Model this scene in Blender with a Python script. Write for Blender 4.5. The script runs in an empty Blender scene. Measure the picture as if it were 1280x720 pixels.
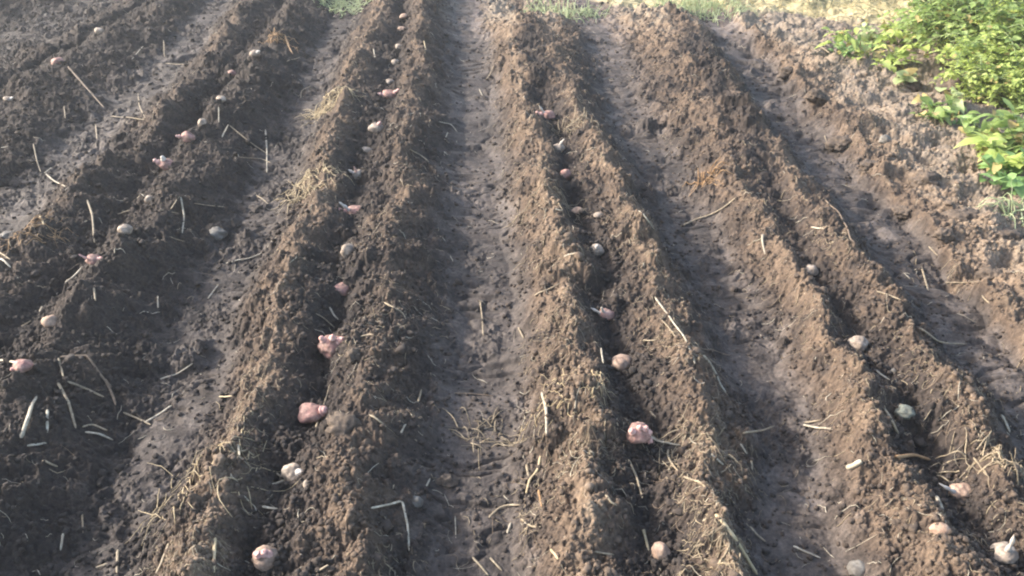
import bpy, bmesh, math, random
import numpy as np
from mathutils import Vector, noise as mnoise, Matrix

SC = bpy.context.scene
COL = SC.collection
rng = np.random.default_rng(11)
random.seed(11)
F32 = np.float32

# ------------------------------------------------------------------ camera model
FPX, CAMH, PITCH = 1000.0, 1.5, math.radians(32.3)
CP, SP = math.cos(PITCH), math.sin(PITCH)

def ray(px, py):
    u = (np.asarray(px, float) - 640) / FPX
    v = (np.asarray(py, float) - 360) / FPX
    return np.stack([u, CP - v * SP, -SP - v * CP], -1)

def unproj(px, py, z):
    d = ray(px, py)
    t = (z - CAMH) / d[..., 2]
    return d[..., 0] * t, d[..., 1] * t

# ------------------------------------------------------------------ noise
def hsh(ix, iy, seed):
    h = (ix.astype(np.uint32) * np.uint32(374761393) + iy.astype(np.uint32) * np.uint32(668265263)
         + np.uint32((seed * 2246822519) & 0xffffffff))
    h ^= h >> np.uint32(13); h *= np.uint32(1274126177)
    h ^= h >> np.uint32(16); h *= np.uint32(2246822519)
    h ^= h >> np.uint32(15)
    return h

def h01(ix, iy, seed):
    return (hsh(ix, iy, seed) >> np.uint32(8)).astype(F32) * F32(1 / 16777216.0)

def perlin(x, y, seed=0):
    x0 = np.floor(x); y0 = np.floor(y)
    fx = (x - x0).astype(F32); fy = (y - y0).astype(F32)
    ix = x0.astype(np.int64); iy = y0.astype(np.int64)
    ux = fx * fx * fx * (fx * (fx * 6 - 15) + 10); uy = fy * fy * fy * (fy * (fy * 6 - 15) + 10)
    def g(dx, dy):
        a = h01(ix + dx, iy + dy, seed) * F32(6.2831853)
        return np.cos(a) * (fx - dx) + np.sin(a) * (fy - dy)
    a = g(0, 0); b = g(1, 0); c = g(0, 1); d = g(1, 1)
    return ((a + (b - a) * ux) + ((c + (d - c) * ux) - (a + (b - a) * ux)) * uy) * F32(1.5)

def fbm(x, y, seed=0, oct=4, gain=0.5):
    s = 0; a = 1.0
    for o in range(oct):
        s = s + a * perlin(x * 2.03 ** o + 17.3 * o, y * 2.03 ** o - 9.1 * o, seed + o * 7)
        a *= gain
    return s

def clods(x, y, cell, seed, prob, squash=0.75):
    """Rounded lumps lying on the soil: height of half-buried pebbles of earth, one per cell at most."""
    gx = x / cell; gy = y / cell
    ix0 = np.floor(gx).astype(np.int64); iy0 = np.floor(gy).astype(np.int64)
    out = np.zeros(x.shape, F32)
    for dx in (-1, 0, 1):
        for dy in (-1, 0, 1):
            ix = ix0 + dx; iy = iy0 + dy
            r0 = h01(ix, iy, seed); r1 = h01(ix, iy, seed + 1); r2 = h01(ix, iy, seed + 2); r3 = h01(ix, iy, seed + 3)
            R = 0.28 + 0.42 * r2 * r2
            ex = 0.75 + 0.5 * r3
            qx = (gx - ix - 0.1 - 0.8 * r0).astype(F32) * ex
            qy = (gy - iy - 0.1 - 0.8 * r1).astype(F32) / ex
            d2 = (qx * qx + qy * qy) / (R * R)
            h = R * np.sqrt(np.maximum(0, 1 - d2)) * (r3 * 7.13 % 1 < prob)
            out = np.maximum(out, h.astype(F32))
    return out * F32(cell * squash)

def sstep(a, b, x):
    t = np.clip((x - a) / (b - a), 0, 1)
    return t * t * (3 - 2 * t)

# ------------------------------------------------------------------ the beds, traced as world lines
HC = 0.134
def wl(pts, z):
    p = np.array(pts, float)
    X, Y = unproj(p[:, 0], p[:, 1], z)
    o = np.argsort(Y); X, Y = X[o], Y[o]
    k = np.polyfit(Y, X, 1)
    lo, hi = Y[0], Y[-1]
    Ya = np.concatenate([[lo - 8, lo - 1], Y, [hi + 1, hi + 400]])
    Xa = np.concatenate([[X[0] - 8 * k[0], X[0] - k[0]], X, [X[-1] + k[0], X[-1] + 400 * k[0]]])
    yy = np.arange(-8, 40, 0.02)
    xx = np.interp(yy, Ya, Xa)
    kn = np.exp(-np.linspace(-2.2, 2.2, 31) ** 2); kn /= kn.sum()
    xp = np.pad(xx, 15, mode='edge')
    xs = np.convolve(xp, kn, 'valid')
    xs[:20] = xx[:20]; xs[-20:] = xx[-20:]
    return yy, xs

T = {
 'L3lc': ([(7, 73), (67, 43), (113, 20), (140, 5)], 0.13),
 'L3f': ([(0, 112), (52, 76), (125, 36), (172, 4)], 0.04),
 'L3rc': ([(0, 137), (33, 103), (70, 77), (110, 50), (143, 33), (185, 8)], 0.15),
 'Pb': ([(0, 275), (97, 190), (157, 130), (227, 67), (265, 10)], 0.0),
 'L2lc': ([(0, 330), (43, 280), (100, 235), (140, 192), (187, 160), (215, 130), (250, 90), (285, 35), (310, 0)], HC),
 'L2f': ([(-40, 490), (50, 402), (148, 287), (207, 206), (252, 153), (287, 95), (322, 52), (362, 2)], 0.045),
 'L2rc': ([(15, 490), (60, 430), (100, 368), (143, 325), (173, 277), (210, 235), (235, 200), (262, 160), (290, 120), (320, 75), (345, 35), (370, 0)], HC),
 'Pa': ([(105, 715), (165, 640), (200, 590), (222, 530), (252, 420), (292, 330), (345, 220), (372, 160), (402, 83), (435, 5)], 0.0),
 'L1lc': ([(268, 700), (290, 600), (318, 500), (352, 400), (385, 300), (412, 200), (440, 110), (478, 5)], HC),
 'L1f': ([(330, 694), (362, 590), (385, 515), (408, 430), (422, 362), (432, 312), (441, 264), (447, 218), (457, 188), (469, 159), (486, 112), (503, 25)], 0.045),
 'L1rc': ([(424, 700), (440, 600), (456, 500), (470, 400), (485, 300), (500, 200), (514, 100), (530, 5)], HC),
 'P0': ([(598, 710), (600, 600), (604, 500), (610, 400), (604, 300), (598, 200), (594, 100), (578, 5)], 0.0),
 'R1lc': ([(745, 710), (750, 600), (745, 500), (727, 390), (708, 290), (685, 222), (665, 145), (650, 70)], HC),
 'R1f': ([(823, 690), (797, 542), (776, 456), (757, 392), (743, 312), (728, 264), (707, 219), (695, 184), (682, 143), (668, 80)], 0.05),
 'R1rc': ([(925, 715), (905, 640), (885, 560), (866, 490), (835, 400), (806, 320), (775, 240), (748, 180), (722, 130), (700, 60)], HC),
 'P1': ([(1008, 715), (1000, 640), (985, 560), (962, 480), (928, 400), (872, 305), (822, 220), (785, 150), (765, 100), (752, 40)], 0.0),
 'R2lc': ([(1192, 715), (1172, 650), (1150, 590), (1115, 535), (1090, 480), (1055, 420), (1020, 370), (990, 315), (955, 262), (905, 160), (860, 80), (830, 20)], 0.15),
 'R2f': ([(1272, 715), (1245, 682), (1195, 606), (1127, 508), (1070, 430), (1013, 338), (978, 268), (925, 160), (880, 80), (848, 20)], 0.05),
 'R2rc': ([(1280, 598), (1236, 545), (1190, 475), (1163, 427), (1130, 383), (1086, 325), (1035, 272), (1000, 222), (950, 145), (905, 80), (870, 20)], 0.15),
 'P2': ([(1263, 507), (1192, 410), (1148, 348), (1098, 295), (1050, 240), (1008, 193), (975, 148), (946, 105), (915, 60), (885, 15)], 0.0),
 'R3c': ([(1280, 400), (1205, 305), (1125, 225), (1062, 152), (1000, 90), (945, 30)], 0.10),
 'R3e': ([(1280, 300), (1215, 235), (1140, 165), (1060, 100), (1000, 55)], 0.05),
}
LN = {k: wl(*v) for k, v in T.items()}

# ordered control lines: (name, offset, height, path, bed, dry with some painted shade)
CTRL = [
 ('L3lc', -1.60, .09, 0, 1, .4), ('L3lc', -1.38, .04, 0, 1, .2), ('L3lc', -1.15, .09, 0, 1, .4),
 ('L3lc', -0.62, .01, .6, .2, .2), ('L3lc', -0.25, .01, .6, .2, .2),
 ('L3lc', 0, .075, 0, 1, .4), ('L3f', 0, .04, 0, .8, .15), ('L3rc', 0, .10, 0, 1, .35),
 ('Pb', -.06, 0, .8, .2, .2), ('Pb', .09, 0, .8, .2, .2),
 ('L2lc', 0, HC, 0, 1, .6), ('L2f', 0, .058, 0, .8, .15), ('L2rc', 0, HC, 0, 1, .32),  # right crest value lowered to paint shade into the slope facing away from the sun
 ('Pa', -.07, .0, .70, .3, .15), ('Pa', .07, .005, .76, .2, .3),
 ('L1lc', -.02, HC, 0, 1, .95), ('L1f', 0, .058, 0, .8, .15), ('L1rc', 0, HC, 0, 1, .7),  # right crest darker than the left: shade of its slope put into the soil colour
 ('P0', -.07, 0, 1, 0, .25), ('P0', .07, 0, .95, 0, .4),
 ('R1lc', -.02, HC, 0, 1, 1), ('R1f', 0, .062, 0, .8, .2), ('R1rc', 0, HC, 0, 1, .95),
 ('P1', -.07, 0, .92, 0, .3), ('P1', .06, 0, .88, 0, .5),
 ('R2lc', 0, .122, 0, 1, .85), ('R2f', 0, .058, 0, .8, .3), ('R2rc', 0, .118, 0, 1, .85),
 ('P2', -.05, 0, .9, .2, .35), ('P2', .13, .0, .9, .4, .45),
 ('R3c', 0, .075, .30, .5, .9), ('R3e', 0, .05, .55, .4, 1.4), ('R3e', .9, .05, .6, .3, 1.4),
]
NK = len(CTRL)
IDX = {}
for i, c in enumerate(CTRL):
    IDX.setdefault(c[0], i)
FW = np.zeros(NK)
for _i, _c in enumerate(CTRL):
    if _c[0] in ('L1f', 'L2f', 'R1f', 'R2f', 'L3f'): FW[_i] = FW[_i - 1] = 1
PH = np.array([c[3] for c in CTRL], F32); BD = np.array([c[4] for c in CTRL], F32); DRY_SHADE = np.array([c[5] for c in CTRL], F32)

def base(X, Y):
    """profile height and path / bed / dry-and-shade weights of the bed system at points"""
    N = X.size
    Xf = X.ravel(); Yf = Y.ravel()
    H = np.empty(N, F32); P = np.empty(N, F32); B = np.empty(N, F32); D = np.empty(N, F32); K = np.empty(N, F32)
    for s in range(0, N, 100000):
        x = Xf[s:s + 100000]; y = Yf[s:s + 100000]; n = x.size
        wob = 0.034 * perlin(x * 2.6, y * 1.9, 91) + 0.028 * perlin(x * 6, y * 5, 92) + 0.012 * perlin(x * 17, y * 15, 93)
        xw = x + wob
        yc = np.clip(y, -7.9, 39)
        C = np.empty((NK, n)); Z = np.empty((NK, n))
        for k, c in enumerate(CTRL):
            yy, xx = LN[c[0]]
            C[k] = np.interp(yc, yy, xx) + c[1]
            z = np.full(n, c[2], float)
            if c[0] == 'R1f':
                z = z + (0.14 - .062) * sstep(4.05, 4.5, y)
            if c[0] == 'R2f':
                z = z + (0.13 - .058) * sstep(3.0, 3.35, y)
            if c[0] in ('R1lc', 'R1f', 'R1rc'):
                z = z * (1 - sstep(5.6, 6.3, y))
            if c[0] in ('R2lc', 'R2f', 'R2rc'):
                z = z * (1 - .25 * sstep(4.5, 5.5, y)) * (1 - sstep(5.9, 6.5, y))
            if c[0][0] == 'R' and c[0][1] == '3':
                z = z * (1 - .6 * sstep(5, 6.3, y))
            if c[0][0] == 'L':
                z = z * (1 - sstep(7.0, 7.8, y))
            Z[k] = z
        for k in range(1, NK):
            C[k] = np.maximum(C[k], C[k - 1] + 0.03)
        cnt = (C <= xw).sum(0)
        i = np.clip(cnt - 1, 0, NK - 2)
        a = np.arange(n)
        t = np.clip((xw - C[i, a]) / (C[i + 1, a] - C[i, a]), 0, 1)
        sm = t * t * (3 - 2 * t); wall = FW[i]; ts = wall * (.5 * t + .5 * sm) + (1 - wall) * (.5 * t + .5 * sm)
        H[s:s + n] = Z[i, a] + (Z[i + 1, a] - Z[i, a]) * ts
        P[s:s + n] = PH[i] + (PH[i + 1] - PH[i]) * t
        B[s:s + n] = BD[i] + (BD[i + 1] - BD[i]) * t
        D[s:s + n] = DRY_SHADE[i] + (DRY_SHADE[i + 1] - DRY_SHADE[i]) * t
        K[s:s + n] = i + t
    sh = X.shape
    return H.reshape(sh), P.reshape(sh), B.reshape(sh), D.reshape(sh), K.reshape(sh)

def field_mask(X, Y):
    """1 on the cultivated soil, 0 on the grass beyond its far end"""
    edge = 7.15 - 0.75 * sstep(0.0, 1.2, X) - .35 * sstep(1.9, 2.5, X) + 0.15 * fbm(X * 1.3, Y * 1.3, 55, 3)
    m = 1 - sstep(-0.12, 0.12, Y - edge)
    return m * (1 - sstep(6, 7, np.abs(X)))

def height(X, Y, full=False):
    X = np.asarray(X, float); Y = np.asarray(Y, float)
    H, P, B, D, K = base(X, Y)
    fm = field_mask(X, Y).astype(F32)
    pm = sstep(0.50, 0.92, P + .40 * fbm(X * 5, Y * 4, 15, 3) + .16 * perlin(X * 24, Y * 22, 16))                     # trodden path
    bed = 1 - pm
    h = H * (1 + .26 * perlin(X * 2.1, Y * 2.7, 2) + .20 * perlin(X * 5.5, Y * 5.5, 4))
    # broad unevenness of the ridges and the paths
    rgh = sstep(.6, 1.1, X - .02 * Y) * sstep(27.5, 29.5, K)      # the lumpy right-hand ground
    h = h + bed * (0.020 * fbm(X * 3.2, Y * 3.2, 3, 3) + 0.018 * fbm(X * 11, Y * 11, 5, 3)) + rgh * (.046 * fbm(X * 3.4, Y * 4.6, 6, 3) - .03 * sstep(.25, .6, perlin(X * 5 + 9, Y * 6, 18)) - .01)
    h = h + bed * (.013 * np.abs(fbm(X * 21, Y * 21, 7, 3)) + .009 * np.abs(fbm(X * 60, Y * 60, 17, 2)) - .012)
    # trodden mud: shallow dips, cross-wise slabs and cracks
    sl = fbm(X * 5 + 3, Y * 17, 8, 3)
    h = h + pm * (0.010 * fbm(X * 4, Y * 5, 9, 2) + 0.007 * sl - 0.016 * np.maximum(0, 0.22 - np.abs(fbm(X * 6, Y * 13, 12, 2))) / 0.22 * sstep(-.1, .3, perlin(X * 3, Y * 3, 14)))
    wx = X + 0.011 * fbm(X * 42, Y * 42, 21, 3, .65); wy = Y + 0.011 * fbm(X * 42 + 40, Y * 42, 22, 3, .65)
    # clod sizes
    dens = np.clip(0.62 + 0.9 * perlin(X * 2.2, Y * 2.2, 31) + .5 * perlin(X * 7, Y * 7, 33), 0.08, 1.35)
    mound = sstep(3.0, 3.5, Y) * sstep(0.35, 0.7, X) + 0.5 * sstep(1.3, 2.2, X)
    c1 = clods(wx, wy, 0.075, 41, 0.35, 0.75)
    c0 = clods(wx, wy, 0.13, 37, 0.22, 0.5)
    c2 = clods(wx + .37, wy, 0.034, 45, 0.75, 0.85)
    c3 = clods(wx, wy + .19, 0.016, 49, 0.85, 0.9)
    h = h + (bed * dens * (.75 * c0 + c1 * 1.1 * (0.6 + .4 * np.clip(mound, 0, 1)) + c2 * 0.6) * (1 - .35 * rgh) + c3 * (0.62 * bed + 0.14 * pm) + pm * 0.10 * c2) * (0.25 + .75 * fm)
    # crumbly grain
    h = h + (0.0048 * bed + 0.0011 * pm) * fbm(X * 70, Y * 70, 61, 3, 0.6)
    h = h + 0.03 * fbm(X * .6, Y * .6, 70, 2) * (1 - fm)
    if full:
        return h, P, B, D, K, fm
    return h

def hit(px, py):
    """first point of the ground under image points (for laying things out)"""
    px = np.atleast_1d(np.asarray(px, float)); py = np.atleast_1d(np.asarray(py, float))
    d = ray(px, py)
    t0 = (0.26 - CAMH) / d[:, 2]; t1 = (-0.12 - CAMH) / d[:, 2]
    S = np.linspace(0, 1, 90)
    t = t0[:, None] + (t1 - t0)[:, None] * S
    X = d[:, 0:1] * t; Y = d[:, 1:2] * t; Z = CAMH + d[:, 2:3] * t
    below = Z < height(X, Y)
    k = np.where(below.any(1), below.argmax(1), 60)
    a = np.arange(len(px))
    return np.stack([X[a, k], Y[a, k], Z[a, k]], -1)

# ------------------------------------------------------------------ materials
def mat(name):
    m = bpy.data.materials.new(name); m.use_nodes = True
    nt = m.node_tree; nt.nodes.clear()
    o = nt.nodes.new('ShaderNodeOutputMaterial'); b = nt.nodes.new('ShaderNodeBsdfPrincipled')
    nt.links.new(b.outputs[0], o.inputs[0])
    return m, nt, b, o

class NT:
    def __init__(s, nt): s.nt = nt
    def n(s, t, **k):
        x = s.nt.nodes.new(t)
        for a, b in k.items(): setattr(x, a, b)
        return x
    def l(s, a, b): s.nt.links.new(a, b)
    def noise(s, vec, scale, detail=4, rough=.6, dist=0.0):
        x = s.n('ShaderNodeTexNoise'); x.inputs['Scale'].default_value = scale; x.inputs['Detail'].default_value = detail
        x.inputs['Roughness'].default_value = rough; x.inputs['Distortion'].default_value = dist
        if vec is not None: s.l(vec, x.inputs['Vector'])
        return x.outputs['Fac']
    def ramp(s, fac, stops):
        r = s.n('ShaderNodeValToRGB'); e = r.color_ramp.elements
        while len(e) < len(stops): e.new(0.5)
        for q, (p, c) in zip(e, stops):
            q.position = p; q.color = (*c, 1) if len(c) == 3 else c
        s.l(fac, r.inputs[0]); return r.outputs[0]
    def mr(s, fac, a, b, c=0., d=1.):
        r = s.n('ShaderNodeMapRange'); r.inputs[1].default_value = a; r.inputs[2].default_value = b
        r.inputs[3].default_value = c; r.inputs[4].default_value = d; s.l(fac, r.inputs[0]); return r.outputs[0]
    def math(s, op, a, b=None):
        m = s.n('ShaderNodeMath', operation=op)
        for i, v in enumerate((a, b)):
            if v is None: continue
            if isinstance(v, (int, float)): m.inputs[i].default_value = v
            else: s.l(v, m.inputs[i])
        return m.outputs[0]
    def mix(s, fac, a, b, mode='MIX'):
        m = s.n('ShaderNodeMix', data_type='RGBA', blend_type=mode)
        for sock, v in ((m.inputs[0], fac), (m.inputs[6], a), (m.inputs[7], b)):
            if isinstance(v, (int, float)): sock.default_value = v
            elif isinstance(v, tuple): sock.default_value = (*v, 1)
            else: s.l(v, sock)
        return m.outputs[2]
    def attr(s, name):
        a = s.n('ShaderNodeAttribute'); a.attribute_name = name; return a.outputs['Fac']

def soil_material():
    m, nt, b, o = mat('soil'); N = NT(nt)
    tc = N.n('ShaderNodeTexCoord'); v = tc.outputs['Object']
    big = N.noise(v, 2.2, 3); mid = N.noise(v, 14, 5, .65); fine = N.noise(v, 90, 5, .7); grit = N.noise(v, 320, 2, .6)
    dry, path, fld = N.attr('dry'), N.attr('path'), N.attr('field')
    d = N.math('ADD', dry, N.math('MULTIPLY', N.math('SUBTRACT', mid, .5), 1.5))
    d = N.math('ADD', d, N.math('MULTIPLY', N.math('SUBTRACT', big, .5), 1.0))
    d = N.mr(d, 0.05, 1.25)
    bedc = N.ramp(d, [(0, (.025, .020, .018)), (.38, (.044, .033, .027)), (.70, (.102, .071, .050)), (1, (.176, .127, .088))])
    pthc = N.ramp(N.math('ADD', N.math('MULTIPLY', mid, .55), N.math('MULTIPLY', big, .45)), [(.34, (.028, .022, .019)), (.50, (.064, .050, .042)), (.66, (.112, .091, .079))])
    bedc = N.mix(N.mr(N.math('ADD', dry, N.math('MULTIPLY', N.math('SUBTRACT', mid, .5), 1.2)), 1.05, 1.5), bedc, (.215, .172, .128))
    dm = N.mr(dry, .45, 1.4, 1., 2.1); dc = N.n('ShaderNodeCombineColor'); [N.l(dm, dc.inputs[i]) for i in range(3)]
    pthc = N.mix(1.0, pthc, dc.outputs[0], 'MULTIPLY')
    pw = N.mr(N.math('ADD', path, N.math('MULTIPLY', N.math('SUBTRACT', mid, .5), .9)), .50, .88)
    c = N.mix(pw, bedc, pthc)
    # grain and chaff mixed into the earth
    g = N.mr(fine, .28, .72, .38, 1.65)
    gc = N.n('ShaderNodeCombineColor'); [N.l(g, gc.inputs[i]) for i in range(3)]
    c = N.mix(1.0, c, gc.outputs[0], 'MULTIPLY')
    ch = N.math('MULTIPLY', N.mr(grit, .66, .72), N.mr(d, .3, .9, .05, .55))
    c = N.mix(ch, c, (.22, .17, .11))
    gras = N.ramp(N.noise(v, 1.7, 5, .7), [(.3, (.24, .22, .10)), (.5, (.42, .35, .20)), (.7, (.56, .48, .30))])
    c = N.mix(N.mr(fld, .2, .8), gras, c)
    N.l(c, b.inputs['Base Color'])
    N.l(N.mix(pw, (.92, .92, .92), (.70, .70, .70)), b.inputs['Roughness'])
    b.inputs['Specular IOR Level'].default_value = .35
    bp = N.n('ShaderNodeBump'); bp.inputs['Strength'].default_value = .8; bp.inputs['Distance'].default_value = .004
    N.l(N.math('ADD', N.math('MULTIPLY', fine, 1.2), N.math('MULTIPLY', grit, .5)), bp.inputs['Height'])
    N.l(bp.outputs[0], b.inputs['Normal'])
    return m

def crumb_material():
    m, nt, b, o = mat('soil_crumbs'); N = NT(nt)
    tc = N.n('ShaderNodeTexCoord'); v = tc.outputs['Object']
    big = N.noise(v, 14, 4, .65); fine = N.noise(v, 120, 4, .7)
    dry = N.attr('dry')
    d = N.mr(N.math('ADD', dry, N.math('MULTIPLY', N.math('SUBTRACT', big, .5), 1.5)), .05, 1.25)
    c = N.ramp(d, [(0, (.027, .022, .019)), (.38, (.047, .035, .028)), (.70, (.106, .075, .053)), (1, (.184, .134, .095))])
    g = N.mr(fine, .25, .75, .6, 1.4)
    gc = N.n('ShaderNodeCombineColor'); [N.l(g, gc.inputs[i]) for i in range(3)]
    N.l(N.mix(1.0, c, gc.outputs[0], 'MULTIPLY'), b.inputs['Base Color'])
    b.inputs['Roughness'].default_value = .93
    bp = N.n('ShaderNodeBump'); bp.inputs['Strength'].default_value = .7; bp.inputs['Distance'].default_value = .003
    N.l(fine, bp.inputs['Height']); N.l(bp.outputs[0], b.inputs['Normal'])
    return m

def mottled(name, c0, c1, c2, scale, rough=.7, bump=.002, trans=0.0, dirt=0.0):
    m, nt, b, o = mat(name); N = NT(nt)
    tc = N.n('ShaderNodeTexCoord'); v = tc.outputs['Object']
    oi = N.n('ShaderNodeObjectInfo')
    vm = N.n('ShaderNodeVectorMath', operation='ADD'); N.l(v, vm.inputs[0]); N.l(oi.outputs['Location'], vm.inputs[1])
    v = vm.outputs[0]
    n1 = N.noise(v, scale, 4, .65); n2 = N.noise(v, scale * 5, 3, .6)
    f = N.math('ADD', N.math('MULTIPLY', n1, .7), N.math('MULTIPLY', n2, .3))
    c = N.ramp(f, [(.33, c0), (.5, c1), (.67, c2)])
    if dirt:
        c = N.mix(N.math('MULTIPLY', N.mr(N.noise(v, scale * 1.1, 6, .75), .40, .56), dirt), c, (.055, .042, .032))
    N.l(c, b.inputs['Base Color']); b.inputs['Roughness'].default_value = rough
    bp = N.n('ShaderNodeBump'); bp.inputs['Strength'].default_value = .6; bp.inputs['Distance'].default_value = bump
    N.l(n2, bp.inputs['Height']); N.l(bp.outputs[0], b.inputs['Normal'])
    if trans:
        t = N.n('ShaderNodeBsdfTranslucent'); N.l(c, t.inputs[0])
        mx = N.n('ShaderNodeMixShader'); mx.inputs[0].default_value = trans
        N.l(b.outputs[0], mx.inputs[1]); N.l(t.outputs[0], mx.inputs[2]); N.l(mx.outputs[0], o.inputs[0])
    return m

M = {
 'soil': soil_material(), 'crumb': crumb_material(),
 'pink': mottled('potato_skin_pink', (.29, .125, .105), (.40, .215, .175), (.49, .33, .265), 40, .75, .0015, dirt=.6),
 'tan': mottled('potato_skin_tan', (.28, .17, .115), (.39, .26, .185), (.47, .345, .26), 40, .75, .0015, dirt=.5),
 'pale': mottled('potato_skin_pale', (.27, .20, .145), (.39, .305, .235), (.48, .40, .325), 40, .75, .0015, dirt=.6),
 'sprout': mottled('sprout_pink', (.42, .19, .175), (.50, .29, .25), (.58, .41, .34), 90, .55, .0006),
 'sprout_white': mottled('sprout_white', (.42, .36, .30), (.52, .46, .40), (.58, .52, .46), 90, .55, .0006),
 'straw_white': mottled('straw_bleached', (.24, .20, .145), (.36, .31, .23), (.60, .54, .43), 60, .6, .0006, dirt=.25),
 'straw_tan': mottled('straw_tan', (.20, .15, .09), (.30, .235, .15), (.42, .34, .23), 60, .65, .0006, dirt=.45),
 'straw_yellow': mottled('straw_yellow', (.29, .215, .115), (.39, .305, .18), (.48, .39, .25), 60, .6, .0006),
 'straw_brown': mottled('straw_brown', (.09, .062, .042), (.15, .105, .07), (.22, .16, .11), 60, .75, .0006),
 'straw_orange': mottled('straw_orange', (.20, .11, .05), (.30, .175, .08), (.38, .25, .13), 60, .65, .0006),
 'stone': mottled('stone_grey', (.11, .10, .085), (.17, .155, .135), (.23, .215, .19), 35, .8, .002, dirt=.6),
 'green_stone': mottled('stone_green', (.10, .11, .085), (.16, .17, .135), (.22, .23, .19), 35, .8, .002, dirt=.5),
 'earth': mottled('earth_clod', (.040, .031, .025), (.086, .063, .047), (.150, .112, .082), 60, .92, .004),
 'leaf': mottled('leaf_green', (.19, .28, .08), (.28, .38, .12), (.38, .47, .18), 14, .5, .001, .5),
 'leaf_pale': mottled('leaf_pale', (.26, .33, .13), (.38, .44, .20), (.48, .52, .28), 14, .5, .001, .35),
 'leaf_lime': mottled('leaf_lime', (.29, .37, .085), (.41, .50, .14), (.53, .58, .21), 12, .5, .001, .45),
 'leaf_blue': mottled('leaf_bluegreen', (.14, .25, .075), (.21, .34, .11), (.31, .43, .17), 14, .5, .001, .35),
 'stem': mottled('stem_green', (.10, .14, .05), (.16, .20, .08), (.22, .26, .12), 30, .6, .001),
 'dead_leaf': mottled('leaf_yellowed', (.28, .20, .07), (.40, .31, .12), (.48, .40, .18), 20, .7, .001, .3),
 'dry_grass': mottled('dry_grass', (.42, .34, .18), (.58, .50, .30), (.70, .64, .44), 3, .7, .001, .3),
 'green_grass': mottled('green_grass', (.30, .36, .18), (.42, .48, .27), (.54, .58, .38), 3, .6, .001, .35),
}

# ------------------------------------------------------------------ mesh helpers
def np_mesh(name, V, Fc, material, attrs=None, smooth=True):
    me = bpy.data.meshes.new(name)
    V = np.asarray(V, F32); Fc = np.asarray(Fc, np.int32)
    k = Fc.shape[1]
    me.vertices.add(len(V)); me.vertices.foreach_set('co', V.ravel())
    me.loops.add(Fc.size); me.loops.foreach_set('vertex_index', Fc.ravel())
    me.polygons.add(len(Fc)); me.polygons.foreach_set('loop_start', np.arange(0, Fc.size, k, dtype=np.int32))
    me.polygons.foreach_set('loop_total', np.full(len(Fc), k, np.int32))
    if smooth: me.polygons.foreach_set('use_smooth', np.ones(len(Fc), bool))
    for a, d in (attrs or {}).items():
        at = me.attributes.new(a, 'FLOAT', 'POINT'); at.data.foreach_set('value', np.asarray(d, F32).ravel())
    me.materials.append(material)
    me.update(calc_edges=True)
    return me

def link(name, me, loc=(0, 0, 0), parent=None):
    o = bpy.data.objects.new(name, me); COL.objects.link(o); o.location = loc
    if parent is not None: o.parent = parent
    return o

def tag(o, label=None, cat=None, group=None, kind=None):
    if label: o['label'] = label
    if cat: o['category'] = cat
    if group: o['group'] = group
    if kind: o['kind'] = kind
    return o

def tubes(P, R, sides=5):
    """P: n x s x 3 paths, R: n x s radii -> vertices, quads (with closed pointed ends left open)"""
    n, s, _ = P.shape
    Tn = np.gradient(P, axis=1); Tn /= np.linalg.norm(Tn, axis=2, keepdims=True) + 1e-9
    up = np.tile(np.array([0.13, 0.21, 0.97]), (n, s, 1))
    A = np.cross(Tn, up); A /= np.linalg.norm(A, axis=2, keepdims=True) + 1e-9
    B = np.cross(Tn, A)
    ang = np.arange(sides) * 2 * np.pi / sides
    V = P[:, :, None, :] + R[:, :, None, None] * (A[:, :, None, :] * np.cos(ang)[None, None, :, None] + B[:, :, None, :] * np.sin(ang)[None, None, :, None])
    idx = np.arange(n * s * sides).reshape(n, s, sides)
    a = idx[:, :-1, :]; b = idx[:, 1:, :]
    Fq = np.stack([a, np.roll(a, -1, 2), np.roll(b, -1, 2), b], -1).reshape(-1, 4)
    return V.reshape(-1, 3), Fq

# ------------------------------------------------------------------ ground sheet
def build_ground():
    NR, NC = 1350, 1350
    y = 0.80 * np.exp(np.linspace(0, math.log(8.6 / 0.80), NR))
    far = 8.6 + np.cumsum(0.05 * 1.16 ** np.arange(1, 48)); far = far[far < 400]; far = np.append(far, 600.0)
    near = 0.80 - np.cumsum(0.01 * 1.13 ** np.arange(1, 45)); near = near[near > -7][::-1]; near = np.insert(near, 0, -60.)
    Yr = np.concatenate([near, y, far])
    s = np.linspace(-1, 1, NC)
    ex = 1 + np.cumsum(0.004 * 1.06 ** np.arange(1, 75)); ex = np.concatenate([ex, [8, 20]])
    S = np.concatenate([-ex[::-1], s, ex])
    W = 0.64 * np.clip(Yr, 0.8, 60) + 0.85
    X = W[:, None] * S[None, :]; Y = np.repeat(Yr[:, None], len(S), 1)
    h, P, B, D, K, fm = height(X, Y, True)
    r, c = X.shape
    V = np.stack([X, Y, h], -1).reshape(-1, 3)
    i = np.arange(r * c).reshape(r, c)
    Fq = np.stack([i[:-1, :-1], i[:-1, 1:], i[1:, 1:], i[1:, :-1]], -1).reshape(-1, 4)
    me = np_mesh('ground', V, Fq, M['soil'], {'dry': D + .7 * sstep(5.0, 6.3, Y) * (X > -.3), 'path': P, 'field': fm})
    o = link('ground', me); tag(o, 'dark ploughed soil in ridges and furrows', 'ground', kind='structure')
build_ground()

# ------------------------------------------------------------------ loose crumbs of earth (stuff)
def ico(sub):
    bm = bmesh.new(); bmesh.ops.create_icosphere(bm, subdivisions=sub, radius=1)
    V = np.array([v.co[:] for v in bm.verts]); Fc = np.array([[v.index for v in f.verts] for f in bm.faces]); bm.free()
    return V, Fc

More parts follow.
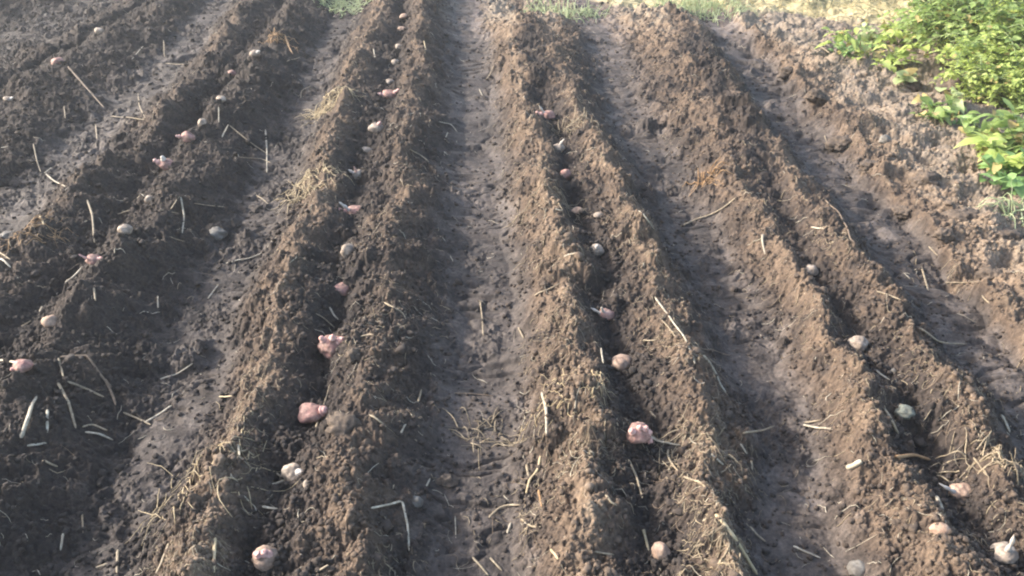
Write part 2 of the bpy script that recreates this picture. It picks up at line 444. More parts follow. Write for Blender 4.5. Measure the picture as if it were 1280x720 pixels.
def scatter(n, ymax=7.0, ymin=0.85):
    Y = ymin * np.exp(rng.random(n) * math.log(ymax / ymin))
    X = (rng.random(n) * 2 - 1) * (0.64 * Y + 0.7)
    return X, Y


# ------------------------------------------------------------------ fine chaff and root fibres (stuff)
def build_litter(name, n, mname, lmin, lmax, rmin, rmax, dens, label, seed):
    global rng
    rng = np.random.default_rng(seed)
    X, Y = scatter(n * 8)
    h, P, B, D, K, fm = height(X, Y, True)
    keep = rng.random(len(X)) < dens(X, Y, P, D, K) * fm
    X, Y = X[keep][:n], Y[keep][:n]; n = len(X)
    S = 6
    a = rng.random(n) * 6.283; L = lmin + (lmax - lmin) * rng.random(n) ** 2.2; cv = rng.standard_normal(n) * 0.9
    t = np.linspace(-.5, .5, S)
    ang = a[:, None] + cv[:, None] * t * 1.6
    dx = np.cumsum(np.cos(ang), 1) / S * L[:, None]; dy = np.cumsum(np.sin(ang), 1) / S * L[:, None]
    PX = X[:, None] + dx - dx.mean(1, keepdims=True); PY = Y[:, None] + dy - dy.mean(1, keepdims=True)
    hz = height(PX, PY)
    lin = hz[:, :1] + (hz[:, -1:] - hz[:, :1]) * np.linspace(0, 1, S)
    tilt = rng.standard_normal(n)[:, None] * .15 * L[:, None] * t
    PZ = np.maximum(hz * .6 + lin * .4, hz) + .0012 + np.abs(tilt) * .6
    R = (rmin + (rmax - rmin) * rng.random(n) ** 2)[:, None] * np.array([.7, 1, 1, 1, .9, .5]) * (1 + .12 * Y)[:, None]
    V, Fq = tubes(np.stack([PX, PY, PZ], -1), R, 4)
    tag(link(name, np_mesh(name, V, Fq, M[mname])), label, 'straw', kind='stuff')

def d_straw(X, Y, P, D, K):
    clump = np.clip(.35 + 1.3 * perlin(X * 3.3, Y * 2.6, 77), 0.03, 1.2)
    w = np.clip(D * 1.1 - .25, .04, 1) * np.where(P > .8, .25, 1)
    w = w * np.where(X < -.75, .3, 1) * (1 + 1.3 * ((K > 19.1) & (K < 20.6)) + .8 * ((K > 14.1) & (K < 15.4)) + .8 * ((K > 21.5) & (K < 22.3)))
    return w * clump
build_litter('straw_chaff', 10000, 'straw_tan', .006, .050, .0004, .0013, d_straw, 'fine tan chaff and broken straw bits scattered over the ridges', 21)
build_litter('root_fibres', 5000, 'straw_brown', .010, .075, .0004, .0011, d_straw, 'thin brown root fibres mixed into the ridge soil', 22)
build_litter('straw_dust', 2600, 'straw_white', .006, .075, .0004, .0012, lambda X, Y, P, D, K: .10 + .4 * d_straw(X, Y, P, D, K), 'tiny bleached straw bits sprinkled across the dark soil', 23)

# ------------------------------------------------------------------ potatoes
GP = {'L3': 'seed potatoes in the first furrow', 'L2': 'seed potatoes in the second furrow', 'L1': 'seed potatoes in the third furrow',
      'R1': 'seed potatoes in the fourth furrow', 'R2': 'seed potatoes in the fifth furrow'}
IV, IF = ico(4)
IVs, IFs = ico(3)

def lump(seed, rad, sub4=True, amp=.16, eyes=4, facet=0):
    V0 = IV if sub4 else IVs
    r = random.Random(seed)
    off = Vector((r.random() * 50, r.random() * 50, r.random() * 50))
    sc = np.array([1 + amp * mnoise.noise(Vector(v) * 1.1 + off) + amp * .45 * mnoise.noise(Vector(v) * 2.6 + off) + .018 * mnoise.noise(Vector(v) * 9 + off) for v in V0])
    for e in range(eyes):
        d = np.array([r.gauss(0, 1) for _ in range(3)]); d[2] = abs(d[2]); d /= np.linalg.norm(d)
        c = V0 @ d
        sc -= .075 * np.exp(-((1 - c) / .018)) - .04 * np.exp(-(((1 - c) - .05) / .03) ** 2)
    return V0 * sc[:, None] * np.array(rad), (IF if sub4 else IFs)

def sprout(parent, base_pt, direction, L, r0, mname, rr, kn=True):
    S = 9
    d = np.array(direction, float); d /= np.linalg.norm(d)
    side = np.cross(d, [0.3, .2, .9]); side /= np.linalg.norm(side) + 1e-9
    t = np.linspace(0, 1, S)
    bend = rr.uniform(-.35, .35) * L
    P = np.array(base_pt) + d * (L * t)[:, None] + side * (bend * t ** 2)[:, None]
    R = r0 * (1 - .45 * t) * (1 + (.28 * np.sin(t * rr.uniform(9, 14) + rr.random() * 6) if kn else 0)); R[-1] = r0 * .12; R[-2] *= .8
    V, Fq = tubes(P[None], R[None], 8)
    return link('sprout', np_mesh('sprout', V, Fq, M[mname]), parent=parent)

# px, py, width px, height px, colour, [(angle deg in view, length in widths, colour)] , furrow, label
POT = [
 (333, 692, 32, 33, 'tan', [(80, .22, 'sprout'), (110, .18, 'sprout'), (60, .18, 'sprout'), (130, .15, 'sprout')], 'L1', 'large tan potato with a pink knobbly top, nearest in the third furrow'),
 (367, 588, 27, 27, 'pale', [(35, .3, 'sprout_white')], 'L1', 'round cream white potato with a straw under its left side'),
 (384, 603, 11, 15, 'pale', [], 'L1', 'tiny upright cream potato chip tucked against the white potato'),
 (389, 513, 36, 21, 'pink', [(25, .25, 'sprout')], 'L1', 'long flat pink potato lying crosswise in the third furrow'),
 (415, 429, 31, 31, 'pink', [(120, .3, 'sprout'), (75, .35, 'sprout'), (40, .4, 'sprout')], 'L1', 'big pink potato crowned with knobbly pink sprouts beside an earth clod'),
 (427, 360, 22, 16, 'pink', [(190, .3, 'sprout')], 'L1', 'bright pink small potato between the pale and the big sprouted one'),
 (435, 311, 18, 18, 'pale', [], 'L1', 'smooth round pale grey potato against the ridge of the third furrow'),
 (444, 263, 25, 15, 'pink', [(130, .65, 'sprout_white'), (160, .6, 'sprout'), (20, .4, 'sprout')], 'L1', 'pink potato with white sprouts pointing up and left'),
 (448, 217, 15, 15, 'pale', [(100, .6, 'sprout'), (140, .5, 'sprout_white')], 'L1', 'small pale potato with two upright sprouts in the third furrow'),
 (458, 188, 14, 13, 'pale', [], 'L1', 'small plain whitish potato below the cream pink oval one'),
 (470, 159, 18, 14, 'pale', [(60, .3, 'sprout')], 'L1', 'cream pink oval potato high in the third furrow'),
 (487, 117, 18, 13, 'pink', [(170, .4, 'sprout'), (30, .5, 'sprout')], 'L1', 'pink sprouted potato near the far end of the third furrow'),
 (487, 102, 12, 8, 'pale', [], 'L1', 'flat whitish potato just behind the far pink sprouted one'),
 (494, 77, 10, 9, 'pale', [], 'L1', 'far small pale potato, fourth from the distant end of its furrow'),
 (499, 58, 10, 8, 'pale', [], 'L1', 'far small pale potato, third from the distant end of its furrow'),
 (503, 36, 10, 8, 'tan', [], 'L1', 'far small tan potato, second from the distant end of its furrow'),
 (505, 20, 11, 7, 'tan', [], 'L1', 'farthest tan potato at the distant end of the third furrow'),
 (64, 400, 20, 19, 'tan', [], 'L2', 'round dusky tan potato deep in the second furrow'),
 (30, 455, 22, 16, 'pink', [(200, .3, 'sprout')], 'L2', 'dull pink potato half buried near a thick white straw'),
 (118, 323, 18, 13, 'pink', [(135, .6, 'sprout'), (20, .4, 'sprout')], 'L2', 'pink potato with a sprout, low on the second furrow crest'),
 (157, 285, 18, 14, 'pale', [], 'L2', 'oval pale tan potato against the crest of the second furrow'),
 (188, 248, 13, 12, 'pale', [], 'L2', 'small pale potato above the oval tan one in the second furrow'),
 (209, 204, 20, 14, 'pink', [(150, .4, 'sprout'), (100, .35, 'sprout_white')], 'L2', 'light pink lumpy potato with short sprouts in the second furrow'),
 (235, 170, 17, 13, 'pink', [(165, .4, 'sprout')], 'L2', 'rosy potato below the small white one in the second furrow'),
 (253, 152, 10, 10, 'pale', [], 'L2', 'tiny white potato on the crest of the second furrow'),
 (277, 123, 12, 9, 'pale', [], 'L2', 'small greyish potato with a straw standing under it'),
 (290, 91, 11, 9, 'pink', [], 'L2', 'small far pinkish potato high in the second furrow'),
 (318, 66, 13, 9, 'pale', [(30, .4, 'sprout_white')], 'L2', 'far whitish potato by an orange dry stalk'),
 (125, 38, 12, 9, 'pale', [], 'L3', 'white potato on the far crest of the first furrow'),
 (72, 76, 16, 11, 'pink', [], 'L3', 'dusty pink potato in the middle of the first furrow'),
 (11, 123, 12, 7, 'pale', [(20, .4, 'sprout_white')], 'L3', 'white flat potato at the left edge of the first furrow'),
 (825, 685, 24, 28, 'tan', [], 'R1', 'smooth orange tan potato, nearest in the fourth furrow'),
 (797, 538, 29, 28, 'pink', [(90, .25, 'sprout'), (60, .25, 'sprout'), (130, .25, 'sprout'), (20, .2, 'sprout'), (-30, .3, 'sprout')], 'R1', 'pink potato bristling with a knob of sprouts and one root'),
 (776, 452, 28, 24, 'tan', [], 'R1', 'blocky bare tan pink potato in the fourth furrow'),
 (758, 391, 20, 14, 'pink', [(150, .75, 'sprout_white'), (120, .8, 'sprout_white')], 'R1', 'pink potato with long white sprouts leaning up left'),
 (745, 311, 18, 17, 'pale', [(90, .3, 'sprout_white')], 'R1', 'pale grey potato with one short stub on top'),
 (722, 263, 16, 12, 'tan', [], 'R1', 'grey tan potato on the left wall of the fourth furrow'),
 (749, 268, 15, 8, 'pale', [], 'R1', 'thin slanted pale potato on the right wall of the fourth furrow'),
 (707, 217, 15, 15, 'pink', [], 'R1', 'small plain pink potato upright in the fourth furrow'),
 (697, 184, 17, 13, 'pale', [(170, .6, 'sprout_white'), (70, .6, 'sprout_white')], 'R1', 'whitish potato with arching white sprouts in the fourth furrow'),
 (685, 143, 18, 12, 'pink', [(130, .7, 'sprout_white'), (160, .5, 'sprout')], 'R1', 'farthest pink potato of the fourth furrow with a looping sprout'),
 (1013, 336, 18, 16, 'pale', [], 'R2', 'small pale grey potato in the fifth furrow'),
 (1001, 321, 9, 8, 'tan', [], 'R2', 'tiny brownish potato at the upper end of the fifth furrow'),
 (1071, 427, 24, 18, 'pale', [], 'R2', 'grey pink oval potato in the middle of the fifth furrow'),
 (1200, 612, 31, 22, 'tan', [(150, .8, 'sprout_white')], 'R2', 'grey tan potato with a thin root reaching up left'),
 (1253, 688, 31, 21, 'pale', [(92, 1.1, 'sprout_white')], 'R2', 'pale pink flat potato with one tall white sprout'),
 (1174, 659, 24, 16, 'tan', [], 'R2', 'dull greenish tan potato half sunk in the fifth ridge'),
]
NEST = []
pts = hit([p[0] for p in POT], [p[1] + .30 * p[3] for p in POT])
for i, (px, py, w, hh, cm, spr, fur, lab) in enumerate(POT):
    g = pts[i]; rr = random.Random(100 + i)
    depth = g[1] * CP - (g[2] - CAMH) * SP
    wm = w / FPX * depth; hm = min(hh / FPX * depth, wm * 1.1)
    rx = wm / 2; rz = max(hm / 2 * .95, rx * .55); ry = (rx + rz) / 2 * rr.uniform(.85, 1.1)
    V, Fc = lump(300 + i, (rx, ry, rz), w > 16, .22, 5)
    tilt = math.radians(rr.uniform(-16, 16)); ct, st = math.cos(tilt), math.sin(tilt)
    V = np.stack([V[:, 0] * ct - V[:, 2] * st, V[:, 1], V[:, 0] * st + V[:, 2] * ct], -1)
    root = bpy.data.objects.new('potato', None); COL.objects.link(root); root.location = (g[0], g[1], g[2]); root.empty_display_size = .02
    tag(root, lab, 'potato', GP[fur])
    lift = rz * .42
    V[:, 2] += lift
    for _ in range(26):
        a_ = rr.random() * 6.283; q_ = rr.uniform(.92, 1.5)
        NEST.append((g[0] + math.cos(a_) * rx * q_, g[1] + math.sin(a_) * ry * q_))
    link('tuber', np_mesh('tuber', V, Fc, M[cm]), parent=root)
    for (ang, ln, sm) in spr:
        a = math.radians(ang)
        d = np.array([math.cos(a), -.35 + rr.uniform(-.2, .2), math.sin(a)]); d /= np.linalg.norm(d)
        bp_ = np.array([d[0] * rx, d[1] * ry, d[2] * rz]) * .88 + np.array([0, 0, lift])
        thin = .10 if ln > .5 else .17
        sprout(root, bp_, d + np.array([0, 0, .15]), ln * wm * 1.05, wm * thin * rr.uniform(.8, 1.1), sm, rr)

def build_crumbs():
    V0, F0 = ico(2)
    X, Y = scatter(90000)
    h, P, B, D, K, fm = height(X, Y, True)
    keep = (rng.random(len(X)) < np.clip(1.3 - P, 0.28, 1) * fm) & (perlin(X * 2.2, Y * 2.2, 31) + .35 * rng.standard_normal(len(X)) > -0.25)
    X, Y, h, D = X[keep], Y[keep], h[keep], D[keep]
    n = min(len(X), 32000); X, Y = X[:n], Y[:n]
    ex = np.array(NEST); X = np.concatenate([X[:n], ex[:, 0]]); Y = np.concatenate([Y[:n], ex[:, 1]]); n = len(X)
    h = height(X, Y); D = base(X, Y)[3]
    R = 0.0028 + 0.0055 * rng.random(n) ** 3 + 0.0022 * (Y / 3)
    R = np.where(rng.random(n) < .03, R * 1.8, R) * .85
    L = []
    for k in range(24):
        sc = 1 + 0.45 * np.array([mnoise.noise(Vector(v) * 1.5 + Vector((k * 7., 0, 0))) for v in V0]) + .45 * np.array([mnoise.noise(Vector(v) * 3.1 + Vector((k * 5., 3, 0))) for v in V0])
        L.append(V0 * sc[:, None] * np.array([1, .8 + .35 * rng.random(), .65 + .25 * rng.random()]))
    L = np.array(L)
    ti = rng.integers(0, 24, n); a = rng.random(n) * 6.283
    Vv = L[ti] * R[:, None, None]
    ca, sa = np.cos(a)[:, None], np.sin(a)[:, None]
    Vx = Vv[:, :, 0] * ca - Vv[:, :, 1] * sa; Vy = Vv[:, :, 0] * sa + Vv[:, :, 1] * ca
    Vv = np.stack([Vx + X[:, None], Vy + Y[:, None], Vv[:, :, 2] + (h + R * .25)[:, None]], -1)
    m = V0.shape[0]
    Fc = (F0[None] + (np.arange(n) * m)[:, None, None]).reshape(-1, 3)
    me = np_mesh('soil_crumbs', Vv.reshape(-1, 3), Fc, M['crumb'], {'dry': np.repeat(D, m)})
    tag(link('soil_crumbs', me), 'loose crumbs of earth lying over the ridges', 'soil', kind='stuff')
build_crumbs()

# ------------------------------------------------------------------ stones and big clods
STN = [
 (1130, 511, 23, 17, 'green_stone', 'flat greenish grey stone in the fifth furrow'),
 (1116, 462, 9, 8, 'stone', 'tiny pale stone between two potatoes of the fifth furrow'),
 (1072, 706, 26, 20, 'stone', 'round dark grey brown stone at the bottom edge'),
 (1106, 172, 15, 11, 'stone', 'pale grey stone above a dark hollow by the weeds'),
 (520, 623, 17, 15, 'stone', 'rounded grey stone on the dark slope beside a kinked straw'),
 (443, 441, 20, 16, 'earth', 'brown earth clod touching the big sprouted pink potato'),
 (430, 527, 42, 30, 'earth', 'large brown earth clod on the ridge beside the flat pink potato'),
 (558, 597, 26, 18, 'earth', 'dark earth clod on the wet edge of the middle path'),
 (1140, 105, 20, 12, 'earth', 'brown earth lump lying among the green weeds'),
 (1192, 108, 40, 15, 'earth', 'long tan earth lump in front of the tall weeds'),
 (272, 288, 22, 16, 'stone', 'crumbly grey lump on the dark slope left of the long straw'),
 (1020, 118, 26, 16, 'earth', 'brown earth clod on the far lumpy ridge left of the low weeds'),
 (1052, 176, 30, 18, 'earth', 'earth clod below the upright straw on the far lumpy ridge'),
 (1088, 205, 26, 16, 'earth', 'earth clod right of the dark hollow below the pale grey stone'),
 (1158, 222, 34, 20, 'earth', 'big broken earth clod between the grey stone and the right edge weeds'),
 (1205, 268, 38, 18, 'earth', 'flat tan earth clod under the weeds at the right edge'),
 (1180, 290, 22, 14, 'earth', 'small earth clod under the flat tan one'),
 (1255, 290, 40, 20, 'earth', 'tan earth clod at the right edge below the green grass tuft'),
 (1128, 262, 24, 14, 'earth', 'earth clod on the right path edge, above the tilted straw'),
 (1240, 340, 28, 17, 'earth', 'lone earth clod on the rough right ground above a small tilted straw'),
 (985, 88, 24, 13, 'earth', 'dark earth clod near the far end of the right path'),
 (10, 292, 17, 12, 'stone', 'grey rounded stone on the left path at the picture edge'),
]
pts = hit([p[0] for p in STN], [p[1] + .3 * p[3] for p in STN])
for i, (px, py, w, hh, cm, lab) in enumerate(STN):
    g = pts[i]; depth = g[1] * CP - (g[2] - CAMH) * SP
    rx = w / FPX * depth / 2; rz = max(hh / FPX * depth / 2, rx * .5)
    st = cm != 'earth'
    V, Fc = lump(700 + i, (rx, rx * .85, rz), True, .30 if st else .5, 0)
    if not st:
        V = V * (1 + .30 * np.array([.9 * mnoise.noise(Vector(v) * 95 + Vector((0, i * 5., 0))) + .7 * mnoise.noise(Vector(v) * 260 + Vector((i * 9., 0, 0))) + .5 * abs(mnoise.noise(Vector(v) * 520)) for v in V]))[:, None]
    V[:, 2] += rz * .12
    o = link('stone' if st else 'earth_clod', np_mesh('stone', V, Fc, M[cm]), loc=tuple(g))
    tag(o, lab, 'stone' if st else 'clod', 'stones on the soil' if st else 'large clods of earth')

# ------------------------------------------------------------------ single straws, stalks and roots
ST = []
def S_(pts, r, c, label, name='straw', group='straw pieces on the soil'):
    ST.append((pts, r, c, label, name, group))
A = S_
# far left, first bed and first path
A([(85,85),(108,112),(132,140)], .006, 'brown', 'thick brown stalk slanting down the far slope at upper left', 'stalk')
A([(137,146),(160,147),(183,152)], .0032, 'tan', 'horizontal tan straw forming the foot of an L on the left path')
A([(173,117),(174,135),(183,151)], .0034, 'tan', 'upright tan straw forming the stem of an L on the left path')
A([(165,77),(173,66),(180,58)], .0036, 'white', 'short bleached straw beside the thick brown stalk, tilted right')
A([(205,52),(206,73)], .0035, 'tan', 'short upright tan straw far up the left path')
A([(206,81),(233,81)], .0028, 'tan', 'flat crosswise straw under the short upright one far up the left path')
A([(120,157),(122,177)], .0034, 'tan', 'short stubby straw standing alone below the thick brown stalk')
A([(81,135),(82,150)], .0032, 'tan', 'stubby pale straw left of the thick brown stalk foot')
A([(42,180),(47,204),(52,218)], .0034, 'tan', 'tan bent straw ending at a bright white straw on the left')
A([(57,218),(66,226),(87,237)], .0036, 'white', 'bright white straw slanting down right on the left slope')
A([(56,219),(65,210)], .0034, 'white', 'stub of white straw meeting the bright slanting one')
A([(33,202),(52,204)], .0026, 'tan', 'small flat straw crossing the tan bent one at left')
A([(2,188),(12,184)], .003, 'white', 'small white straw bit at the left picture edge by the first path')
# second bed
A([(278,175),(287,162)], .0034, 'white', 'short bright straw at the upper end of a long brown one')
A([(287,162),(310,178),(334,193)], .0032, 'tan', 'long tan straw running down right to the upright straw')
A([(332,162),(334,190),(334,219)], .0040, 'white', 'upright whitish straw on the dark slope of the second bed')
A([(298,197),(325,198),(340,205)], .0030, 'tan', 'flat straw crossing the foot of the upright whitish straw')
A([(274,136),(274,156)], .0028, 'white', 'thin upright white straw under the small greyish potato')
A([(358,80),(376,73)], .0030, 'tan', 'small tan straw far up the second bed, tilted up right')
A([(376,125),(375,115),(390,109)], .0028, 'tan', 'little hooked straw far up the dark second slope')
A([(291,145),(303,133),(317,127)], .0040, 'brown', 'brown curved root beside the farther potatoes of the second furrow', 'root', 'roots lying on the soil')
A([(356,46),(361,60),(367,72)], .0050, 'orange', 'orange brown dry stalk near the far whitish potato', 'stalk')
A([(334,47),(346,44),(358,46)], .0048, 'orange', 'orange dry leaf stub topping the second ridge at its far end', 'stalk')
A([(110,253),(118,275),(119,307)], .0042, 'tan', 'long bent tan straw hanging down the left wall of the second furrow')
A([(50,270),(54,280),(60,292)], .0040, 'yellow', 'yellowish straw on the sunlit left slope of the second bed')
A([(0,325),(8,331),(15,338)], .0045, 'white', 'white straw at the left picture edge above the second furrow')
A([(0,319),(14,327)], .0030, 'tan', 'thinner straw just above the white one at the left picture edge')
A([(226,246),(231,272),(228,294)], .0036, 'white', 'kinked whitish straw pointing down the second bed')
A([(214,265),(226,248)], .0028, 'tan', 'short straw leaning against the kinked whitish one')
A([(200,267),(225,270)], .0028, 'tan', 'flat straw left of the kinked whitish one')
A([(242,256),(262,258),(283,261)], .0026, 'tan', 'thin flat straw right of the kinked whitish one')
A([(213,300),(232,305)], .0024, 'tan', 'short thin straw below the kinked whitish one')
A([(147,270),(163,264)], .0030, 'tan', 'short straw in the second furrow above the oval pale potato')
A([(282,332),(310,325),(328,318),(346,298)], .0036, 'white', 'long whitish straw bent up at its right end beside the third bed')
A([(260,375),(267,366),(274,357)], .0032, 'white', 'short slanting white straw left of the third bed')
A([(82,357),(95,348),(105,335)], .0042, 'white', 'white splayed straw on the second crest by a pink sprouted potato')
A([(85,345),(103,330)], .0024, 'brown', 'thin brown straw above the white splayed one')
A([(118,362),(120,378)], .0036, 'tan', 'stubby upright tan straw on the second crest')
A([(0,452),(17,456),(34,461)], .0052, 'white', 'thick white straw at the left picture edge by a pink potato')
A([(75,448),(110,444),(128,475),(142,490)], .0038, 'brown', 'long brown arched straw low on the second bed')
A([(74,450),(78,465),(81,476)], .0032, 'tan', 'short straw hanging from the left end of the brown arch')
A([(200,476),(220,472),(243,458)], .0034, 'white', 'whitish straw with upturned right end on the dark second slope')
A([(198,372),(199,390)], .0026, 'white', 'tiny upright white straw in the middle of the dark second slope')
A([(50,391),(53,384)], .0026, 'white', 'speck of white straw beside the dusky tan potato')
A([(27,410),(40,403)], .0026, 'tan', 'small straw left of the dusky tan potato')
A([(320,245),(328,251),(336,257)], .0034, 'tan', 'short tan straw on the path edge left of the third bed')
# lower left
A([(28,553),(36,528),(49,502)], .0060, 'white', 'thick bleached stalk leaning right at lower left')
A([(61,515),(61,546)], .0044, 'white', 'upright straw right of the thick bleached stalk')
A([(72,478),(88,508),(97,541)], .0042, 'tan', 'long bent tan straw at lower left, running steeply down')
A([(85,480),(108,488),(132,499)], .0036, 'tan', 'tan straw slanting flatly above the dark lower left slope')
A([(133,478),(141,494),(146,510)], .0042, 'brown', 'brown straw stub meeting the flat tan one at lower left')
A([(154,518),(172,525),(190,533)], .0034, 'tan', 'straw pointing right toward a tilted white one at lower left')
A([(163,512),(178,525)], .0026, 'brown', 'thin brown bit crossing the right-pointing straw at lower left')
A([(181,531),(198,520),(216,508)], .0040, 'white', 'straight white straw tilted up right below the dark second slope')
A([(104,538),(115,531),(136,541)], .0036, 'tan', 'kinked tan straw shaped like a roof at lower left')
A([(106,541),(124,545),(143,552)], .0036, 'white', 'white straw just under the roof shaped kinked one')
A([(35,562),(46,558),(60,556)], .0044, 'white', 'stub of white straw at the foot of the thick bleached stalk')
A([(53,578),(62,582),(74,586)], .0032, 'tan', 'little straw lying below the white stub at lower left')
A([(80,668),(77,692)], .0034, 'white', 'small pale upright straw low down in the left corner')
A([(103,640),(105,670)], .0024, 'tan', 'thin grey tan straw standing in the dark lower left soil')
A([(148,688),(147,720)], .0036, 'tan', 'upright tan straw cut by the bottom edge at left')
A([(212,680),(206,702),(195,720)], .0038, 'tan', 'curved tan straw at the bottom of the left lit slope')
A([(270,675),(270,700),(269,722)], .0044, 'yellow', 'upright yellowish straw at the bottom edge left of the tan potato')
A([(135,706),(120,712)], .0036, 'tan', 'short tan straw lying near the bottom left corner')
# third bed
A([(298,558),(300,572)], .0034, 'white', 'upright arm of a small straw cross on the third ridge')
A([(284,567),(312,565)], .0026, 'tan', 'flat arm of a small straw cross on the third ridge')
A([(328,636),(348,638)], .0034, 'white', 'white straw bit in the third furrow below the white potato')
A([(338,609),(352,605),(362,599)], .0036, 'white', 'pale straw reaching from the left to the white potato')
A([(346,595),(356,600)], .0026, 'tan', 'tiny straw above the pale one at the white potato')
A([(334,628),(342,621)], .0020, 'tan', 'thin straw sliver above the white bit in the third furrow')
A([(395,541),(399,529),(408,517)], .0030, 'tan', 'curved tan straw on the ridge wall right of the flat pink potato')
A([(404,520),(409,500),(413,480)], .0022, 'tan', 'thin straw standing beside the flat pink potato')
A([(274,498),(291,496)], .0030, 'yellow', 'short flat yellow straw on the left crest of the third bed')
A([(395,716),(412,711)], .0032, 'tan', 'short straw at the bottom edge right of the tan potato')
A([(412,386),(417,395),(424,402)], .0034, 'white', 'hooked pale straw above the big sprouted pink potato')
A([(394,392),(407,402),(420,414)], .0022, 'tan', 'thin straw leading into the big sprouted pink potato')
A([(450,422),(461,418),(469,425)], .0034, 'tan', 'hooped tan straw on the crest right of the big pink potato')
A([(479,379),(492,385),(503,391),(508,402)], .0032, 'tan', 'slanting straw with bent tip on the right crest of the third bed')
A([(463,639),(485,632),(505,627),(510,660),(512,693)], .0034, 'white', 'long whitish straw snapped into a right angle on the dark slope')
A([(461,520),(473,527),(484,537)], .0032, 'tan', 'tan straw on the dark slope right of the earth clod')
A([(523,506),(527,488)], .0034, 'tan', 'short upright straw beside the middle path')
A([(501,545),(508,532)], .0034, 'white', 'tilted pale straw below the tan one on the dark third slope')
A([(533,609),(538,600)], .0028, 'white', 'tiny tilted straw left of the wet middle path')
A([(467,63),(469,75)], .0036, 'white', 'upright white straw on the far left crest of the third bed')
A([(530,52),(533,68)], .0030, 'yellow', 'yellow straw on the far right crest of the third bed')
A([(548,153),(565,157),(572,167)], .0038, 'white', 'arched white straw on the edge of the middle path')
A([(556,178),(560,167)], .0032, 'white', 'short stub under the arched white straw')
A([(511,188),(528,196),(537,205)], .0036, 'tan', 'tan straw slanting on the far dark slope of the third bed')
A([(555,192),(560,195)], .0028, 'white', 'white speck of straw by the middle path')
# middle path and fourth bed
A([(600,376),(603,398),(604,421)], .0030, 'tan', 'upright tan straw in the middle of the path slabs')
A([(598,377),(607,383)], .0030, 'tan', 'small bit topping the upright straw on the middle path')
A([(567,492),(590,494),(618,497)], .0020, 'brown', 'thin dark twig lying across the middle path', 'twig', 'twigs on the soil')
A([(590,698),(600,709),(611,722)], .0030, 'tan', 'tan straw at the bottom edge on the middle path')
A([(569,645),(570,676)], .0016, 'white', 'faint upright straw low on the middle path')
A([(610,650),(620,637),(635,632),(652,634)], .0034, 'tan', 'curved root arching onto the middle path', 'root', 'roots lying on the soil')
A([(650,651),(662,663),(678,661)], .0034, 'tan', 'sagging tan root on the foot of the fourth bed', 'root', 'roots lying on the soil')
A([(634,670),(639,655)], .0036, 'white', 'short pale straw below the root on the middle path')
A([(612,698),(620,706),(628,716)], .0030, 'tan', 'bent straw at the bottom edge beside the fourth bed')
A([(677,493),(683,515),(683,552)], .0046, 'white', 'long pale straw standing on the lit slope of the fourth bed')
A([(676,572),(674,588),(660,606),(657,622)], .0036, 'yellow', 'crooked yellow root below the long pale straw', 'root', 'roots lying on the soil')
A([(658,583),(661,598)], .0040, 'tan', 'stubby straw left of the crooked yellow root')
A([(673,615),(677,640)], .0032, 'orange', 'reddish straw low on the lit slope of the fourth bed')
A([(688,688),(698,702)], .0036, 'yellow', 'yellow straw on the lit fourth slope near the bottom edge')
A([(742,692),(768,697)], .0032, 'tan', 'flat straw on the left crest of the fourth bed at the bottom')
A([(667,372),(684,364),(701,355)], .0036, 'tan', 'tan straw tilted up right on the lit slope of the fourth bed')
A([(648,411),(655,425)], .0038, 'tan', 'short slanted straw at the foot of the fourth bed')
A([(704,323),(721,320)], .0030, 'white', 'small flat pale straw on the left crest of the fourth bed')
A([(694,262),(702,268)], .0034, 'white', 'short white straw on the left crest above the small flat one')
A([(608,102),(613,94),(618,85)], .0040, 'tan', 'far straw on the foot of the fourth bed, tilted up right')
A([(599,112),(603,122)], .0034, 'white', 'far white straw bit on the middle path edge')
A([(751,439),(754,457)], .0030, 'white', 'thin upright white straw left of the blocky tan potato')
A([(785,575),(796,600),(803,627)], .0032, 'tan', 'long thin straw slanting in the fourth furrow below the sprouted potato')
A([(803,660),(807,675),(811,691)], .0040, 'yellow', 'yellow straw standing left of the smooth orange tan potato')
A([(756,620),(763,629),(771,639)], .0034, 'tan', 'tilted straw on the left wall of the fourth furrow')
A([(766,527),(773,535)], .0032, 'tan', 'little straw left of the sprouted pink potato')
A([(808,548),(830,558),(852,560)], .0034, 'white', 'pale root running right from the sprouted pink potato', 'root', 'roots lying on the soil')
A([(836,562),(832,578),(849,592)], .0034, 'tan', 'kinked root below the one from the sprouted potato', 'root', 'roots lying on the soil')
A([(812,517),(820,523)], .0032, 'tan', 'straw bit on the ridge upper right of the sprouted pink potato')
A([(797,268),(808,278),(818,290)], .0034, 'white', 'pale straw on the right crest of the fourth bed, upper one')
A([(786,300),(788,308)], .0030, 'tan', 'short stub on the right crest left of a shaded path')
A([(818,372),(838,402),(854,424),(868,462)], .0034, 'white', 'longest thin pale straw running down the right crest of the fourth bed')
A([(826,403),(836,414),(848,430)], .0030, 'tan', 'shorter straw beside the longest thin pale one')
A([(878,446),(893,466),(900,484),(908,493)], .0036, 'white', 'curved pale straw on the shaded slope beside the third path')
A([(866,436),(890,438),(916,446)], .0026, 'brown', 'dark thin root above the curved pale straw', 'root', 'roots lying on the soil')
A([(800,428),(820,428)], .0028, 'tan', 'flat straw beside the blocky tan potato on the ridge')
A([(853,600),(868,602),(878,608),(885,618)], .0036, 'tan', 'arched straw on the right crest of the fourth bed')
A([(888,568),(896,576),(904,586)], .0036, 'white', 'short white straw on the shaded slope right of the fourth bed')
A([(893,646),(915,672),(932,698),(946,722)], .0056, 'yellow', 'thick long yellow straw at the bottom edge')
A([(936,660),(946,670),(957,680)], .0034, 'tan', 'thin straw right of the thick long yellow one')
